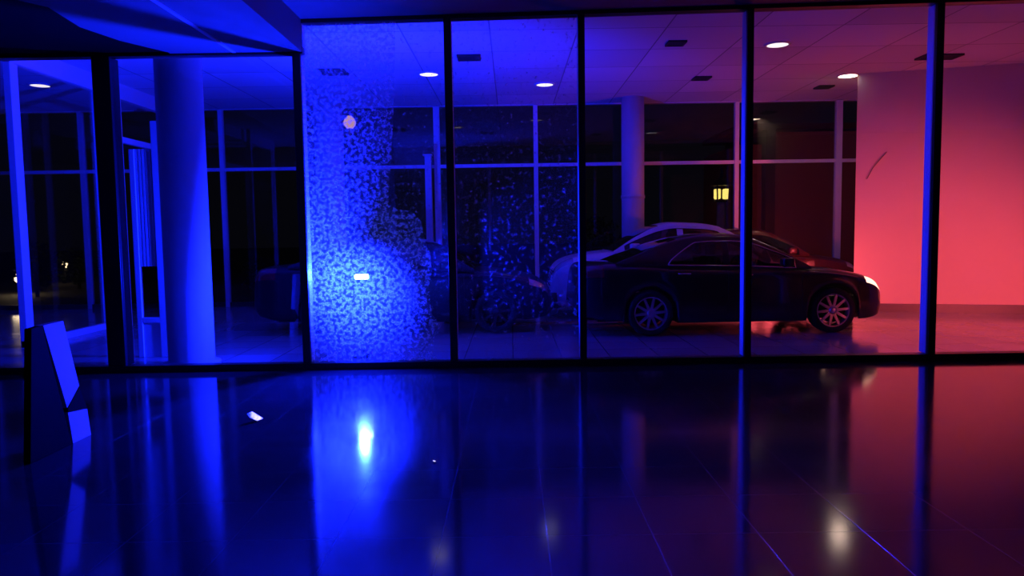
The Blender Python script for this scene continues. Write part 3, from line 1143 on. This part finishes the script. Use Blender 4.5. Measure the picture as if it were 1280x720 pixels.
lamp_post2(902, 242, 19.0, 'yellow lantern on a blue-lit post beyond the rear windows')
lamp_post(28, 346, 21.0, 0.2, M_warm, M_dkalu, 'warm globe lamp glowing outside at the far left edge')
lamp_post(81, 330, 26.0, 0.11, M_warm, M_dkalu, 'small faint lamp outside left, just right of the warm globe lamp')
lamp_post(437, 152, 24.0, 0.2, M_amber, M_dkalu, 'lamp on a post added for the amber glint in the top of the shattered pane', 'amber_glint_lamp')  # added lamp, imitates ceiling light refracted in the cracked pane


def shrub(x, y, r, h, label):
    t = thing('shrub', label, 'shrub', (x, y, -0.02), 0, 'shrubs outside the rear windows')
    lathe('stem', [(0.05, 0), (0.04, h * 0.5)], M_bark, t, seg=8)
    rnd = random.Random(int(x * 100))
    bm = bmesh.new()
    for k in range(900):
        a = rnd.uniform(0, 2 * PI)
        q = rnd.uniform(-1, 1)
        rr = rnd.uniform(0.55, 1.0)
        s = math.sqrt(1 - q * q)
        p = Vector((math.cos(a) * s * r * rr, math.sin(a) * s * r * rr, h * 0.55 + q * h * 0.45 * rr))
        d1 = Vector((rnd.uniform(-1, 1), rnd.uniform(-1, 1), rnd.uniform(-1, 1))).normalized() * 0.07
        d2 = d1.cross(Vector((rnd.uniform(-1, 1), rnd.uniform(-1, 1), rnd.uniform(-1, 1)))).normalized() * 0.035
        bm.faces.new([bm.verts.new(p - d1), bm.verts.new(p + d2), bm.verts.new(p + d1), bm.verts.new(p - d2)])
    from_bm('foliage', bm, M_leaf, t)


for (px, y, r, h, lb) in ((45, 20.0, 0.6, 1.5, 'low dark shrub outside at the far left beside the warm globe lamp'),
                          (98, 23.0, 0.7, 1.3, 'low dark shrub outside left below the small faint lamp'),
                          (325, 19.0, 0.55, 1.0, 'dark shrub outside between the round column and the shattered pane'),
                          (745, 20.0, 0.8, 2.0, 'dark shrub outside left of the purple column')):
    shrub(PY(px, 340, y).x, y, r, h, lb)

# ------------------------------------------------------------------ light


def point(name, loc, power, col, radius):
    ld = bpy.data.lights.new(name, 'POINT')
    ld.energy = power
    ld.color = col
    ld.shadow_soft_size = radius
    o = bpy.data.objects.new(name, ld)
    COL.objects.link(o)
    o.location = loc
    return o


BLUE = (0.003, 0.011, 1.0)
RED = (1.0, 0.085, 0.11)
LB = Vector((LP.x, LP.y - 0.12, LP.z + 0.06))
point('blue_strobe_light', LB, 14, BLUE, 0.05)


def spot(name, loc, direction, power, col, angle, blend, radius):
    ld = bpy.data.lights.new(name, 'SPOT')
    ld.energy = power
    ld.color = col
    ld.spot_size = math.radians(angle)
    ld.spot_blend = blend
    ld.shadow_soft_size = radius
    o = bpy.data.objects.new(name, ld)
    COL.objects.link(o)
    o.location = loc
    o.rotation_euler = Vector(direction).to_track_quat('-Z', 'Y').to_euler()
    return o


spot('blue_strobe_beam', LB, (-0.88, -0.16, 0.52), 3400, BLUE, 170, 1.0, 0.05)
RP = PY(1075, 362, 13.0)
point('red_strobe_light', (5.3, 13.0, 0.6), 58, RED, 0.08)
spot('blue_fill_upward', LB, (0.2, 0.75, 0.8), 2400, BLUE, 92, 1.0, 0.05)  # extra spot added at the strobe to brighten the middle ceiling
spot('blue_fill_forward', LB, (0.1, -1.0, -0.25), 4200, BLUE, 96, 0.9, 0.05)  # extra spot added at the strobe for the blue glow on the floor
spot('blue_fill_side', LB, (1.0, -0.26, 0.12), 1900, BLUE, 48, 0.8, 0.05)  # extra spot added at the strobe to edge the mullions in blue
spot('added_red_wall_spot', (8.0, 6.2, 0.75), (-0.08, 1.0, -0.11), 2000, RED, 66, 1.0, 0.1)  # unseen spot added outside to wash the right wall in red
spot('added_red_facade_spot', (7.2, 18.5, 0.6), (0.4, 1.0, 0.2), 700, RED, 90, 1.0, 0.1)  # unseen lamp added to redden the neighbouring building
spot('added_red_floor_spot', (4.78, 12.84, 0.34), (-0.65, -0.4, -0.5), 260, RED, 150, 1.0, 0.06)  # hidden spot added to brighten the floor under the sedan
p = PY(28, 346, 21.0)
point('globe_lamp_light', (p.x, p.y - 0.35, p.z), 7, (1.0, 0.75, 0.4), 0.1)

wd = bpy.data.worlds.new('night')
sc.world = wd
wd.use_nodes = True
bg = wd.node_tree.nodes['Background']
bg.inputs[0].default_value = (0.002, 0.002, 0.004, 1)
bg.inputs[1].default_value = 1.0

vs = sc.view_settings
vs.view_transform = 'Standard'
vs.look = 'None'
vs.gamma = 1.0
vs.exposure = 0.0
vs.use_curve_mapping = False
sc.cycles.max_bounces = 10
sc.cycles.transparent_max_bounces = 24
sc.cycles.sample_clamp_indirect = 4.0
